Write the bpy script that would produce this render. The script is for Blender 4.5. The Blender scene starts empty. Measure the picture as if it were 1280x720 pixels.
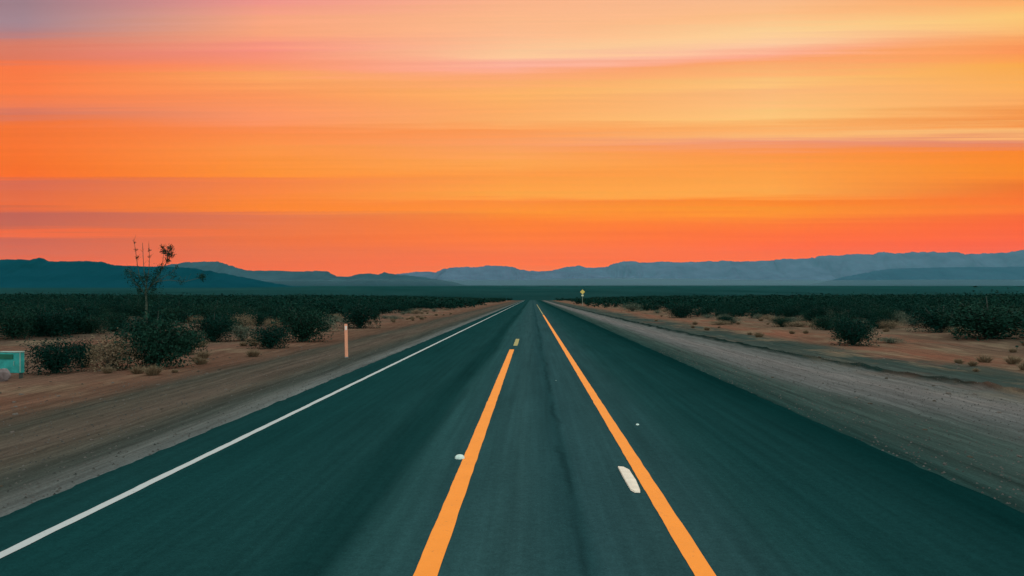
import bpy, math, random
import numpy as np
from mathutils import Vector, noise, Matrix

random.seed(7)
rng = np.random.default_rng(7)
scene = bpy.context.scene
C = scene.collection
R = math.radians

# ------------------------------------------------------------------ camera
F = 950.0                 # focal length in photo pixels (1280 wide)
HZ = 353.0                # photo row of the true horizon
VX = 665.0                # photo column of the road's direction
EYE = 2.0
cam_d = bpy.data.cameras.new('camera')
cam = bpy.data.objects.new('camera', cam_d); C.objects.link(cam)
cam_d.sensor_width = 36.0
cam_d.lens = F / 1280 * 36
cam_d.clip_start = 0.05
cam_d.clip_end = 90000
cam.location = (0, 0, EYE)
cam.rotation_euler = (R(90) - math.atan((360 - HZ) / F), 0, math.atan((VX - 640) / F))
scene.camera = cam

# ------------------------------------------------------------------ colour helpers
def lin1(c):
    c /= 255.0
    return c / 12.92 if c <= .04045 else ((c + .055) / 1.055) ** 2.4
def lin(r, g, b): return (lin1(r), lin1(g), lin1(b), 1)
LIGHT = (0.95, 1.22, 1.16)     # what the evening sky gives a level surface
def alb(r, g, b, k=1.0):
    l = lin(r, g, b)
    return (min(.9, l[0] / LIGHT[0] * k), min(.9, l[1] / LIGHT[1] * k), min(.9, l[2] / LIGHT[2] * k), 1)

class NT:
    def __init__(s, tree): s.t = tree; s.t.nodes.clear()
    def n(s, ty, **kw):
        nd = s.t.nodes.new(ty)
        for k, v in kw.items(): setattr(nd, k, v)
        return nd
    def l(s, a, b): s.t.links.new(a, b)
    def put(s, sock, v):
        if isinstance(v, bpy.types.NodeSocket): s.l(v, sock)
        else: sock.default_value = v
    def m(s, op, a, b=0.0, c=0.0, clamp=False):
        nd = s.n('ShaderNodeMath', operation=op, use_clamp=clamp)
        s.put(nd.inputs[0], a); s.put(nd.inputs[1], b)
        if op in ('MULTIPLY_ADD', 'SMOOTH_MIN', 'SMOOTH_MAX'): s.put(nd.inputs[2], c)
        return nd.outputs[0]
    def rng(s, v, a, b, c=0.0, d=1.0, kind='LINEAR'):
        nd = s.n('ShaderNodeMapRange', interpolation_type=kind)
        s.put(nd.inputs[0], v)
        for i, q in enumerate((a, b, c, d)): s.put(nd.inputs[1 + i], q)
        return nd.outputs[0]
    def xyz(s, x, y, z):
        nd = s.n('ShaderNodeCombineXYZ')
        for i, q in enumerate((x, y, z)): s.put(nd.inputs[i], q)
        return nd.outputs[0]
    def noise(s, vec, scale=1.0, detail=3.0, rough=.55):
        nd = s.n('ShaderNodeTexNoise'); s.put(nd.inputs['Vector'], vec)
        s.put(nd.inputs['Scale'], scale); nd.inputs['Detail'].default_value = detail
        nd.inputs['Roughness'].default_value = rough
        return nd.outputs['Fac']
    def ramp(s, fac, stops, mode='LINEAR'):
        nd = s.n('ShaderNodeValToRGB'); cr = nd.color_ramp; cr.interpolation = mode
        stops = sorted(stops, key=lambda q: q[0])
        while len(cr.elements) > 1: cr.elements.remove(cr.elements[-1])
        cr.elements[0].position = stops[0][0]; cr.elements[0].color = stops[0][1]
        for p, c in stops[1:]:
            e = cr.elements.new(p); e.color = c
        s.put(nd.inputs[0], fac)
        return nd.outputs[0]
    def mix(s, f, a, b, blend='MIX'):
        nd = s.n('ShaderNodeMix', data_type='RGBA', blend_type=blend)
        s.put(nd.inputs[0], f); s.put(nd.inputs[6], a); s.put(nd.inputs[7], b)
        return nd.outputs[2]

# ------------------------------------------------------------------ sky
SUN_EL, SUN_AZ = 3.0, 27.0       # azimuth to the right of the road
w = bpy.data.worlds.new("World"); scene.world = w; w.use_nodes = True
S = NT(w.node_tree)
tc = S.n('ShaderNodeTexCoord').outputs['Generated']
sp = S.n('ShaderNodeSeparateXYZ'); S.l(tc, sp.inputs[0])
dx, dy, dz = sp.outputs
hyp = S.m('SQRT', S.m('ADD', S.m('MULTIPLY', dx, dx), S.m('MULTIPLY', dy, dy)))
hyp = S.m('MAXIMUM', hyp, 1e-4)
ny = S.m('DIVIDE', dy, hyp); nx = S.m('DIVIDE', dx, hyp)
az = S.m('ARCTAN2', dx, dy)                       # radians, right positive
el = S.m('DIVIDE', S.m('DIVIDE', dz, hyp), S.m('MAXIMUM', ny, .55))   # height of the band above the horizon
# bands climb towards the right in the upper part of the sky
def warp_py(x, y):
    return y + .065 * max(x - 640, 0) * max(0, min(1, (170 - y) / 110))
azp = S.m('MULTIPLY', az, F)
rise = S.m('MULTIPLY', S.rng(azp, -25, 700, 0, 725 * .065), S.rng(el, (353 - 170) / F, (353 - 60) / F))
big = S.noise(S.xyz(S.m('MULTIPLY', az, 3.2), S.m('MULTIPLY', el, 26), 0.0), 1.0, 4, .55)
fine = S.noise(S.xyz(S.m('MULTIPLY', az, 2.6), S.m('MULTIPLY', el, 150), 7.0), 1.0, 5, .6)
v = S.m('MULTIPLY', el, F)
v = S.m('SUBTRACT', v, rise)
v = S.m('ADD', v, S.m('MULTIPLY', S.m('SUBTRACT', big, .5), 15))
v = S.m('ADD', v, S.m('MULTIPLY', S.m('SUBTRACT', fine, .5), 28))
t = S.m('DIVIDE', v, 400.0, clamp=True)
cols = [
 (20, [(0,(160,128,138)),(22,(166,135,145)),(35,(178,130,135)),(50,(215,125,105)),(68,(224,120,95)),(79,(250,122,74)),(110,(250,125,72)),(128,(238,125,88)),(140,(217,120,100)),(155,(246,118,62)),(200,(248,115,55)),(217,(250,112,55)),(225,(218,108,88)),(240,(228,110,80)),(256,(236,110,72)),(268,(194,101,95)),(283,(202,105,95)),(290,(246,110,80)),(298,(208,105,98)),(325,(232,108,90))]),
 (330,[(0,(240,150,140)),(20,(248,165,130)),(40,(250,165,125)),(60,(248,145,130)),(80,(250,148,110)),(95,(252,165,100)),(120,(252,150,95)),(145,(252,150,105)),(165,(252,140,80)),(185,(253,150,80)),(217,(253,145,65)),(224,(245,130,80)),(240,(250,135,75)),(258,(252,135,65)),(267,(228,120,90)),(285,(235,120,85)),(300,(238,118,85)),(330,(240,115,90))]),
 (640,[(0,(251,180,140)),(25,(252,185,140)),(50,(252,188,145)),(68,(252,200,155)),(82,(252,175,155)),(95,(252,168,120)),(115,(252,178,105)),(140,(252,172,105)),(155,(252,175,108)),(165,(252,155,90)),(178,(250,160,105)),(205,(253,165,88)),(218,(253,155,80)),(245,(253,165,82)),(252,(252,140,75)),(265,(253,150,70)),(278,(252,130,65)),(305,(252,125,65)),(325,(250,120,80)),(340,(246,125,100))]),
 (960,[(0,(251,188,145)),(20,(252,190,135)),(40,(252,207,150)),(58,(252,200,160)),(70,(252,172,145)),(80,(252,165,110)),(105,(252,195,125)),(120,(252,185,125)),(145,(252,198,125)),(160,(252,175,105)),(172,(252,185,120)),(180,(240,155,125)),(190,(252,150,80)),(215,(253,160,80)),(243,(253,168,85)),(252,(252,135,60)),(265,(253,150,58)),(280,(253,125,45)),(310,(253,112,55)),(330,(250,118,75))]),
 (1270,[(0,(251,170,105)),(22,(252,200,120)),(40,(252,185,115)),(65,(252,150,90)),(85,(251,170,80)),(105,(251,175,95)),(130,(251,170,100)),(153,(244,145,75)),(168,(252,190,120)),(175,(244,165,110)),(181,(226,135,110)),(190,(252,135,55)),(215,(250,140,50)),(237,(240,120,50)),(250,(250,118,40)),(262,(252,125,35)),(280,(252,105,25)),(315,(252,105,40))]),
]
def sky_ramp(x, stops):
    out = []
    for y, c in stops:
        yy = warp_py(x, y)
        l = lin(*c)
        k = (353 - yy)
        # the bottom of the sky is seen through kilometres of air: it is that much brighter beyond it
        path = min(HAZE_Y, HAZE_TOP / max(1e-4, (353 - y) / F))
        tr = math.exp(-DENS * path)
        out.append((min(1, max(0, k / 400.0)), tuple(max(.004, (l[i] - (1 - tr) * HAZE_EQ[i]) / tr) for i in range(3)) + (1,)))
    return out
DENS = 2.0e-5; HAZE_Y = 12700.0; HAZE_TOP = 520.0; HAZE_EQ = (.04, .34, .50)
ramps = [S.ramp(t, sky_ramp(x, st)) for x, st in cols]
cur = ramps[0]
for i in range(1, 5):
    a0 = math.atan((cols[i-1][0] - VX) / F); a1 = math.atan((cols[i][0] - VX) / F)
    cur = S.mix(S.rng(az, a0, a1), cur, ramps[i])
val = S.m('ADD', 1.0, S.m('MULTIPLY', S.m('SUBTRACT', fine, .5), .18))
warm = S.n('ShaderNodeVectorMath', operation='SCALE'); S.l(cur, warm.inputs[0]); S.l(val, warm.inputs['Scale'])
nish = S.n('ShaderNodeTexSky', sky_type='NISHITA', sun_disc=False)
nish.sun_elevation = R(SUN_EL); nish.sun_rotation = R(SUN_AZ)
nish.altitude = 600
# unseen sky overhead and behind: cool brightness added to light the ground, plus Nishita
tcl = S.noise(S.xyz(S.m('MULTIPLY', dx, 2.0), S.m('MULTIPLY', dy, 1.0), S.m('MULTIPLY', dz, 5.0)), 1.6, 5, .6)
cool_a = (0.80, 1.22, 1.20, 1); cool_b = (1.16, 1.60, 1.54, 1)
cool = S.mix(tcl, cool_a, cool_b)
nsc = S.n('ShaderNodeVectorMath', operation='SCALE'); S.l(nish.outputs[0], nsc.inputs[0]); nsc.inputs['Scale'].default_value = .10
cool = S.mix(1.0, cool, nsc.outputs[0], 'ADD')
front = S.m('MULTIPLY', S.rng(ny, .1, .72, 0, 1, 'SMOOTHSTEP'), S.rng(el, .40, .72, 1, 0, 'SMOOTHSTEP'))
skyc = S.mix(front, cool, warm.outputs[0])
bg = S.n('ShaderNodeBackground'); S.l(skyc, bg.inputs[0]); bg.inputs[1].default_value = 1.0
wo = S.n('ShaderNodeOutputWorld'); S.l(bg.outputs[0], wo.inputs[0])

# ------------------------------------------------------------------ sun (low, behind cloud, ahead and to the right)
sl = bpy.data.lights.new('sun', 'SUN'); sun = bpy.data.objects.new('sun', sl); C.objects.link(sun)
sl.energy = .22; sl.angle = R(14); sl.color = (1, .62, .36)
d = Vector((math.sin(R(SUN_AZ)) * math.cos(R(SUN_EL)), math.cos(R(SUN_AZ)) * math.cos(R(SUN_EL)), math.sin(R(SUN_EL))))
sun.rotation_euler = d.to_track_quat('Z', 'Y').to_euler()

vs = scene.view_settings
vs.view_transform = 'Standard'; vs.look = 'None'; vs.gamma = 1; vs.exposure = 0; vs.use_curve_mapping = False
scene.cycles.use_denoising = True
scene.cycles.max_bounces = 6
scene.cycles.volume_bounces = 0
scene.cycles.transparent_max_bounces = 8

# ------------------------------------------------------------------ object helpers
def tag(o, label=None, cat=None, group=None, kind=None):
    if label: o['label'] = label
    if cat: o['category'] = cat
    if group: o['group'] = group
    if kind: o['kind'] = kind
    return o
def mesh_obj(name, V, Fc, mat, parent=None, smooth=False, link=True):
    me = bpy.data.meshes.new(name)
    V = np.asarray(V, dtype=np.float32)
    if isinstance(Fc, np.ndarray):
        nf, k = Fc.shape
        me.vertices.add(len(V)); me.vertices.foreach_set('co', V.ravel())
        me.loops.add(nf * k); me.loops.foreach_set('vertex_index', Fc.astype(np.int32).ravel())
        me.polygons.add(nf)
        me.polygons.foreach_set('loop_start', np.arange(0, nf * k, k, dtype=np.int32))
        me.update(calc_edges=True)
    else:
        me.from_pydata([tuple(map(float, q)) for q in V], [], [tuple(f) for f in Fc]); me.update()
    if smooth: me.polygons.foreach_set('use_smooth', np.ones(len(me.polygons), dtype=bool))
    if mat: me.materials.append(mat)
    o = bpy.data.objects.new(name, me)
    if link: C.objects.link(o)
    if parent: o.parent = parent
    return o
def empty(name, loc, rz=0):
    o = bpy.data.objects.new(name, None); C.objects.link(o)
    o.location = loc; o.rotation_euler = (0, 0, rz); o.empty_display_size = .3
    return o
class MB:
    def __init__(s): s.V = []; s.F = []
    def add(s, V, Fc):
        b = len(s.V); s.V += [tuple(q) for q in V]; s.F += [tuple(i + b for i in f) for f in Fc]
    def box(s, c, d, bev=0.0):
        x, y, z = c; a, b, h = d[0] / 2, d[1] / 2, d[2] / 2
        e = bev
        if e <= 0:
            V = [(x + i * a, y + j * b, z + k * h) for k in (-1, 1) for j in (-1, 1) for i in (-1, 1)]
            s.add(V, [(0, 2, 3, 1), (4, 5, 7, 6), (0, 1, 5, 4), (2, 6, 7, 3), (0, 4, 6, 2), (1, 3, 7, 5)]); return
        rings = []
        for (q, zz) in ((e, -h), (0, -h + e), (0, h - e), (e, h)):
            aa, bb = a - q, b - q
            rings.append([(x + u, y + w_, z + zz) for u, w_ in ((-aa + e, -bb), (aa - e, -bb), (aa, -bb + e), (aa, bb - e), (aa - e, bb), (-aa + e, bb), (-aa, bb - e), (-aa, -bb + e))])
        V = [p for r_ in rings for p in r_]; Fc = []
        for k in range(3):
            for i in range(8):
                j = (i + 1) % 8; Fc.append((k * 8 + i, k * 8 + j, k * 8 + 8 + j, k * 8 + 8 + i))
        Fc.append(tuple(range(7, -1, -1))); Fc.append(tuple(range(24, 32)))
        s.add(V, Fc)
    def tube(s, pts, rad, n=6):
        pts = [Vector(p) for p in pts]
        if not hasattr(rad, '__len__'): rad = [rad] * len(pts)
        V = []; Fc = []
        for i, p in enumerate(pts):
            t_ = (pts[min(i + 1, len(pts) - 1)] - pts[max(i - 1, 0)]).normalized()
            u = t_.orthogonal().normalized() if i == 0 else (u - t_ * u.dot(t_)).normalized()
            w_ = t_.cross(u)
            for k in range(n):
                a = 2 * math.pi * k / n
                V.append(p + (u * math.cos(a) + w_ * math.sin(a)) * rad[i])
        for i in range(len(pts) - 1):
            for k in range(n):
                j = (k + 1) % n; Fc.append((i * n + k, i * n + j, i * n + n + j, i * n + n + k))
        Fc.append(tuple(range(n - 1, -1, -1))); Fc.append(tuple((len(pts) - 1) * n + k for k in range(n)))
        s.add(V, Fc)
    def build(s, name, mat, parent=None, smooth=False): return mesh_obj(name, s.V, s.F, mat, parent, smooth)

def mat_new(name):
    m = bpy.data.materials.new(name); m.use_nodes = True
    N = NT(m.node_tree)
    b = N.n('ShaderNodeBsdfPrincipled'); o = N.n('ShaderNodeOutputMaterial'); N.l(b.outputs[0], o.inputs[0])
    return m, N, b
def simple(name, col, rough=.7, spec=.3, var=.25, scale=8.0, bump=0.0, metal=0.0):
    m, N, b = mat_new(name)
    tcn = N.n('ShaderNodeTexCoord').outputs['Object']
    f = N.noise(tcn, scale, 5, .6)
    lo = tuple(c * (1 - var) for c in col[:3]) + (1,); hi = tuple(min(1, c * (1 + var)) for c in col[:3]) + (1,)
    N.put(b.inputs['Base Color'], N.mix(N.rng(f, .3, .7), lo, hi))
    b.inputs['Roughness'].default_value = rough; b.inputs['Specular IOR Level'].default_value = spec
    b.inputs['Metallic'].default_value = metal
    if bump:
        bp = N.n('ShaderNodeBump'); bp.inputs['Strength'].default_value = bump; bp.inputs['Distance'].default_value = .02
        N.l(f, bp.inputs['Height']); N.l(bp.outputs[0], b.inputs['Normal'])
    return m

# ------------------------------------------------------------------ terrain shape
SL = (371 - HZ) / F
CREST = 430.0
def base_z(y):
    y = np.asarray(y, dtype=float)
    yy = np.clip(y, -300, None)
    z = -SL * np.minimum(yy, CREST)
    s1 = np.clip((yy - CREST) / 110.0, 0, 1)          # slope steepens over the crest
    z = z - (SL * np.clip(yy - CREST, 0, None)) - .5 * .026 * 110 * np.where(yy < CREST + 110, s1 ** 2, 1) - np.clip(yy - CREST - 110, 0, None) * .026
    zmin = -26.0
    k = 3.0
    return zmin + np.logaddexp(0, (z - zmin) / k) * k       # flattens out into the far plain
def vnoise(x, y, seed=0):
    x = np.asarray(x, float); y = np.asarray(y, float)
    xi = np.floor(x).astype(np.int64); yi = np.floor(y).astype(np.int64)
    fx = x - xi; fy = y - yi
    fx = fx * fx * (3 - 2 * fx); fy = fy * fy * (3 - 2 * fy)
    def h(a, b):
        n_ = (a * 374761393 + b * 668265263 + seed * 982451653) & 0xffffffff
        n_ = ((n_ ^ (n_ >> 13)) * 1274126177) & 0xffffffff
        return ((n_ ^ (n_ >> 16)) & 0xffff) / 65535.0
    return (h(xi, yi) * (1 - fx) + h(xi + 1, yi) * fx) * (1 - fy) + (h(xi, yi + 1) * (1 - fx) + h(xi + 1, yi + 1) * fx) * fy
def sm(a, b, x):
    t_ = np.clip((x - a) / (b - a), 0, 1); return t_ * t_ * (3 - 2 * t_)
LE, RE = -4.82, 4.56       # pavement edges
def ground_z(x, y):
    x = np.asarray(x, float); y = np.asarray(y, float)
    z = base_z(y)
    out = np.maximum(np.maximum(LE - x, x - RE), 0)       # metres off the pavement
    z = z - .035 - .10 * sm(0, 3.0, out)
    k = sm(.15, 2.5, out)
    z = z + k * (.035 * (vnoise(x * 2.2, y * .5, 1) - .5) + .03 * (vnoise(x * 4, y * 3, 2) - .5) + .02 * (vnoise(x * 9, y * 7, 5) - .5))
    k2 = sm(6, 14, out)
    z = z + k2 * (.35 * (vnoise(x * .16, y * .10, 3) - .5) + .12 * (vnoise(x * .8, y * .6, 4) - .5))
    z = z + sm(14, 60, out) * (.75 + 1.2 * (vnoise(x * .03, y * .02, 6) - .5))
    # graded windrow along the right shoulder
    xb = 7.6 + 54 / np.clip(y, 13, None)
    z = z + .12 * np.exp(-((x - xb) / .15) ** 2) * (.6 + .8 * vnoise(x * 2, y * 1.5, 8))
    return z
def gz(x, y): return float(ground_z(np.array([x]), np.array([y]))[0])
def spot(px, base_py):
    """point of the ground plane seen at a photo pixel (distance along the road, metres off axis)"""
    Y = EYE / ((base_py - 371) / F)
    X = (px - VX) / F * Y
    return X, Y, gz(X, Y)

# ------------------------------------------------------------------ ground
def ground_material():
    m, N, b = mat_new('desert_soil')
    pos = N.n('ShaderNodeNewGeometry').outputs['Position']
    s_ = N.n('ShaderNodeSeparateXYZ'); N.l(pos, s_.inputs[0]); x, y, z = s_.outputs
    wv = N.noise(N.xyz(N.m('MULTIPLY', x, .35), N.m('MULTIPLY', y, .07), 0.0), 1.0, 4, .6)
    wv2 = N.noise(N.xyz(N.m('MULTIPLY', x, 1.5), N.m('MULTIPLY', y, .35), 3.0), 1.0, 4, .6)
    away = N.rng(N.m('ABSOLUTE', x), 5.2, 10, .12, 1.0)
    u = N.m('ADD', x, N.m('MULTIPLY', N.m('MULTIPLY', N.m('SUBTRACT', wv, .5), 2.2), away))
    u = N.m('ADD', u, N.m('MULTIPLY', N.m('MULTIPLY', N.m('SUBTRACT', wv2, .5), .9), away))
    shift = N.m('SUBTRACT', N.m('DIVIDE', 54.0, N.m('MAXIMUM', y, 13.0)), 1.85)
    u = N.m('SUBTRACT', u, N.m('MULTIPLY', shift, N.rng(x, 5.3, 9.0)))
    A = [(-20,(88,70,58)),(-15,(96,74,61)),(-12.5,(98,74,60)),(-10.5,(92,68,54)),(-9.3,(82,64,52)),(-8.6,(64,62,53)),(-8.1,(74,68,58)),(-7.2,(80,70,60)),(-6.6,(74,68,58)),(-6.0,(60,62,55)),(-5.6,(58,62,56)),(-5.35,(84,86,80)),(-4.8,(90,94,90)),
         (0,(60,70,68)),(4.5,(30,54,50)),(5.0,(42,60,55)),(5.8,(58,70,64)),(6.5,(86,87,83)),(7.5,(100,96,91)),(8.3,(92,92,87)),(9.15,(80,83,78)),(9.6,(60,68,62)),(11.5,(50,62,56)),(12.6,(62,66,58)),(13.4,(90,74,60)),(14.5,(108,74,58)),(17,(98,76,60)),(20,(92,74,60))]
    rc = N.ramp(N.rng(u, -20, 20), [((p + 20) / 40, alb(*c)) for p, c in A])
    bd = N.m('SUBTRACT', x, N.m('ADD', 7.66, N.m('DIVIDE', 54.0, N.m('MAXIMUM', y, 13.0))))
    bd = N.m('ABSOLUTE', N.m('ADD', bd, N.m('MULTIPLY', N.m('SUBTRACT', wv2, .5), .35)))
    rc = N.mix(N.rng(bd, .16, .36, .95, 0), rc, alb(20, 36, 32))  # dark soil strip that also paints the shade the low windrow lacks
    # rusty and pale patches further out
    pt = N.noise(N.xyz(N.m('MULTIPLY', x, .22), N.m('MULTIPLY', y, .12), 11.0), 1.0, 5, .65)
    off = N.rng(N.m('ABSOLUTE', x), 8.6, 12.5)
    rc = N.mix(N.m('MULTIPLY', N.rng(pt, .52, .68), N.m('MULTIPLY', off, .75)), rc, alb(122, 78, 60))
    rc = N.mix(N.m('MULTIPLY', N.rng(pt, .46, .32), N.m('MULTIPLY', off, .6)), rc, alb(70, 66, 54))
    straw = N.noise(N.xyz(N.m('MULTIPLY', x, .5), N.m('MULTIPLY', y, .22), 21.0), 1.0, 5, .7)
    rc = N.mix(N.m('MULTIPLY', N.rng(straw, .50, .62), N.m('MULTIPLY', off, .75)), rc, alb(112, 96, 76))
    # scrub litter far out
    far = N.m('MULTIPLY', N.rng(N.m('ABSOLUTE', x), 20, 46), N.rng(pt, .30, .5, .6, 1))
    rc = N.mix(far, rc, alb(34, 50, 40))
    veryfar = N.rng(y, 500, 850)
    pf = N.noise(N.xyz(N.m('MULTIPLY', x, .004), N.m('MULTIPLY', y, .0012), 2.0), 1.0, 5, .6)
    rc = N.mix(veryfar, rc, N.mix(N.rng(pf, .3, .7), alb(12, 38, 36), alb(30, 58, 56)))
    # long graded streaks beside the road
    st = N.noise(N.xyz(N.m('MULTIPLY', x, 5.0), N.m('MULTIPLY', y, .16), 5.0), 1.0, 5, .65)
    st2 = N.noise(N.xyz(N.m('MULTIPLY', x, 16.0), N.m('MULTIPLY', y, 1.1), 5.0), 1.0, 4, .65)
    grain = N.noise(pos, 34.0, 4, .7)
    k = N.m('MULTIPLY', N.rng(st, .28, .72, .60, 1.40), N.rng(st2, .25, .75, .80, 1.20))
    k = N.m('MULTIPLY', k, N.rng(grain, .3, .7, .74, 1.26))
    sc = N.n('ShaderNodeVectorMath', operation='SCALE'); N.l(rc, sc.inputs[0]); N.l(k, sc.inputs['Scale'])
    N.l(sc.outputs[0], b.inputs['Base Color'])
    b.inputs['Roughness'].default_value = .95; b.inputs['Specular IOR Level'].default_value = 0
    bp = N.n('ShaderNodeBump'); bp.inputs['Strength'].default_value = .55; bp.inputs['Distance'].default_value = .03
    hh = N.m('ADD', N.m('MULTIPLY', st2, .6), grain)
    N.l(hh, bp.inputs['Height']); N.l(bp.outputs[0], b.inputs['Normal'])
    return m
def spaced(a, b, n, p): return a + (b - a) * np.linspace(0, 1, n) ** p
xs = np.concatenate([np.linspace(-14, LE - .3, 60), np.linspace(LE - .2, LE + .3, 6), np.linspace(-4, 4, 5), np.linspace(RE - .3, RE + .2, 6), np.linspace(RE + .3, 16, 80)])
wl = -14 - np.concatenate([np.cumsum(.25 * 1.045 ** np.arange(150)), [3000, 7000, 12000]])[::-1]
wr = 16 + np.concatenate([np.cumsum(.25 * 1.045 ** np.arange(150)), [3000, 7000, 12000]])
xs = np.concatenate([wl, xs, wr])
ys = np.concatenate([[-600, -200, -60, -20, -5], np.cumsum(.10 * 1.0135 ** np.arange(620)) + 0.0])
ys = np.concatenate([ys[ys < 12000], [12500]])
ys = np.unique(ys)
GX, GY = np.meshgrid(xs, ys)
GZ = ground_z(GX, GY)
V = np.stack([GX.ravel(), GY.ravel(), GZ.ravel()], 1)
nxn, nyn = len(xs), len(ys)
idx = np.arange(nxn * nyn).reshape(nyn, nxn)
Fq = np.stack([idx[:-1, :-1].ravel(), idx[:-1, 1:].ravel(), idx[1:, 1:].ravel(), idx[1:, :-1].ravel()], 1)
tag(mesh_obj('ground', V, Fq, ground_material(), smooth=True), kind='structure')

# ------------------------------------------------------------------ road
def asphalt_material():
    m, N, b = mat_new('asphalt')
    pos = N.n('ShaderNodeNewGeometry').outputs['Position']
    s_ = N.n('ShaderNodeSeparateXYZ'); N.l(pos, s_.inputs[0]); x, y, z = s_.outputs
    wv = N.noise(N.xyz(x, N.m('MULTIPLY', y, .06), 0.0), .8, 3, .5)
    u = N.m('ADD', x, N.m('MULTIPLY', N.m('SUBTRACT', wv, .5), .55))
    A = [(-5,(20,58,56)),(-4.3,(20,58,56)),(-3.9,(17,57,55)),(-3.1,(19,58,56)),(-2.6,(20,58,56)),(-2.1,(22,60,58)),(-1.75,(16,52,50)),(-1.5,(18,54,52)),(-1.25,(34,72,70)),(-.8,(36,71,70)),(-.2,(40,74,73)),(.25,(33,67,67)),(.38,(29,63,63)),(.5,(38,72,72)),(1.2,(38,71,70)),(1.7,(33,67,66)),(2.1,(26,63,61)),(2.6,(20,58,56)),(3.2,(18,55,53)),(3.8,(14,51,49)),(4.3,(8,45,43)),(5,(6,42,40))]
    rc = N.ramp(N.rng(u, -5, 5), [((p + 5) / 10, (alb(*c)[0] * 1.22, alb(*c)[1] * .98, alb(*c)[2], 1)) for p, c in A])
    grain = N.noise(pos, 60.0, 4, .75)
    patch = N.noise(N.xyz(x, N.m('MULTIPLY', y, .25), 4.0), 1.3, 5, .65)
    st = N.noise(N.xyz(N.m('MULTIPLY', x, 7.0), N.m('MULTIPLY', y, .12), 5.0), 1.0, 4, .6)
    k = N.m('MULTIPLY', N.rng(grain, .3, .7, .80, 1.20), N.rng(patch, .25, .75, .90, 1.12))
    k = N.m('MULTIPLY', k, N.rng(st, .3, .7, .86, 1.14))
    agg = N.noise(pos, 14.0, 5, .8)
    k = N.m('MULTIPLY', k, N.rng(agg, .35, .65, .88, 1.12))
    chips = N.n('ShaderNodeTexVoronoi'); N.l(pos, chips.inputs['Vector']); chips.inputs['Scale'].default_value = 70
    k = N.m('MULTIPLY', k, N.rng(chips.outputs['Distance'], 0, .25, 1.35, 1.0))
    k = N.m('MULTIPLY', k, .87)
    # meandering sealed cracks
    cd = N.m('ABSOLUTE', N.m('SUBTRACT', N.m('ADD', x, N.m('MULTIPLY', N.m('SUBTRACT', N.noise(N.xyz(0.0, N.m('MULTIPLY', y, .55), 9.0), 1.0, 5, .6), .5), .5)), .38))
    gap = N.rng(N.noise(N.xyz(0.0, N.m('MULTIPLY', y, .25), 2.0), 1.0, 2, .5), .40, .52)
    k = N.m('MULTIPLY', k, N.m('SUBTRACT', 1.0, N.m('MULTIPLY', N.rng(cd, .008, .06, .24, 0), gap)))
    sc = N.n('ShaderNodeVectorMath', operation='SCALE'); N.l(rc, sc.inputs[0]); N.l(k, sc.inputs['Scale'])
    N.l(sc.outputs[0], b.inputs['Base Color'])
    b.inputs['Roughness'].default_value = .9; b.inputs['Specular IOR Level'].default_value = 0
    bp = N.n('ShaderNodeBump'); bp.inputs['Strength'].default_value = .35; bp.inputs['Distance'].default_value = .008
    N.l(grain, bp.inputs['Height']); N.l(bp.outputs[0], b.inputs['Normal'])
    return m
ry = np.unique(np.concatenate([[-200, -60, -20, -5], np.arange(0, 30, .12), 30 + np.cumsum(.12 * 1.02 ** np.arange(260))]))
ry = ry[ry < 850]
def strip(name, x0f, x1f, ya, yb, lift, mat, rag=.0, thick=True, nx_=2, label=None, cat=None, kind='structure'):
    yy = ry[(ry > ya) & (ry < yb)]; yy = np.concatenate([[ya], yy, [yb]])
    cols_ = []
    for k in range(nx_):
        f = k / (nx_ - 1)
        a = x0f(yy) if callable(x0f) else np.full_like(yy, x0f)
        b_ = x1f(yy) if callable(x1f) else np.full_like(yy, x1f)
        xx = a * (1 - f) + b_ * f
        if k == 0: xx = xx + rag * (vnoise(yy * 3.0, yy * 0 + x_seed(name), 31) - .5) * 2 + rag * .6 * (vnoise(yy * 11.0, yy * 0 + x_seed(name), 33) - .5) * 2
        if k == nx_ - 1: xx = xx + rag * (vnoise(yy * 3.0, yy * 0 + 9 + x_seed(name), 32) - .5) * 2
        cols_.append(xx)
    if thick:   # sides that reach down
        cols_ = [cols_[0] - .03] + cols_ + [cols_[-1] + .03]
    P = []
    for j in range(len(yy)):
        for k, c in enumerate(cols_):
            z = float(base_z(yy[j])) + lift
            if thick and k in (0, len(cols_) - 1): z -= .08
            P.append((c[j], yy[j], z))
    n_ = len(cols_); id_ = np.arange(len(P)).reshape(len(yy), n_)
    Q = np.stack([id_[:-1, :-1].ravel(), id_[:-1, 1:].ravel(), id_[1:, 1:].ravel(), id_[1:, :-1].ravel()], 1)
    o = mesh_obj(name, P, Q, mat)
    return tag(o, label, cat, kind=kind)
def x_seed(n): return sum(map(ord, n)) % 17
strip('road', LE, RE, -200, 840, 0.0, asphalt_material(), rag=.025, nx_=9)

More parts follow.
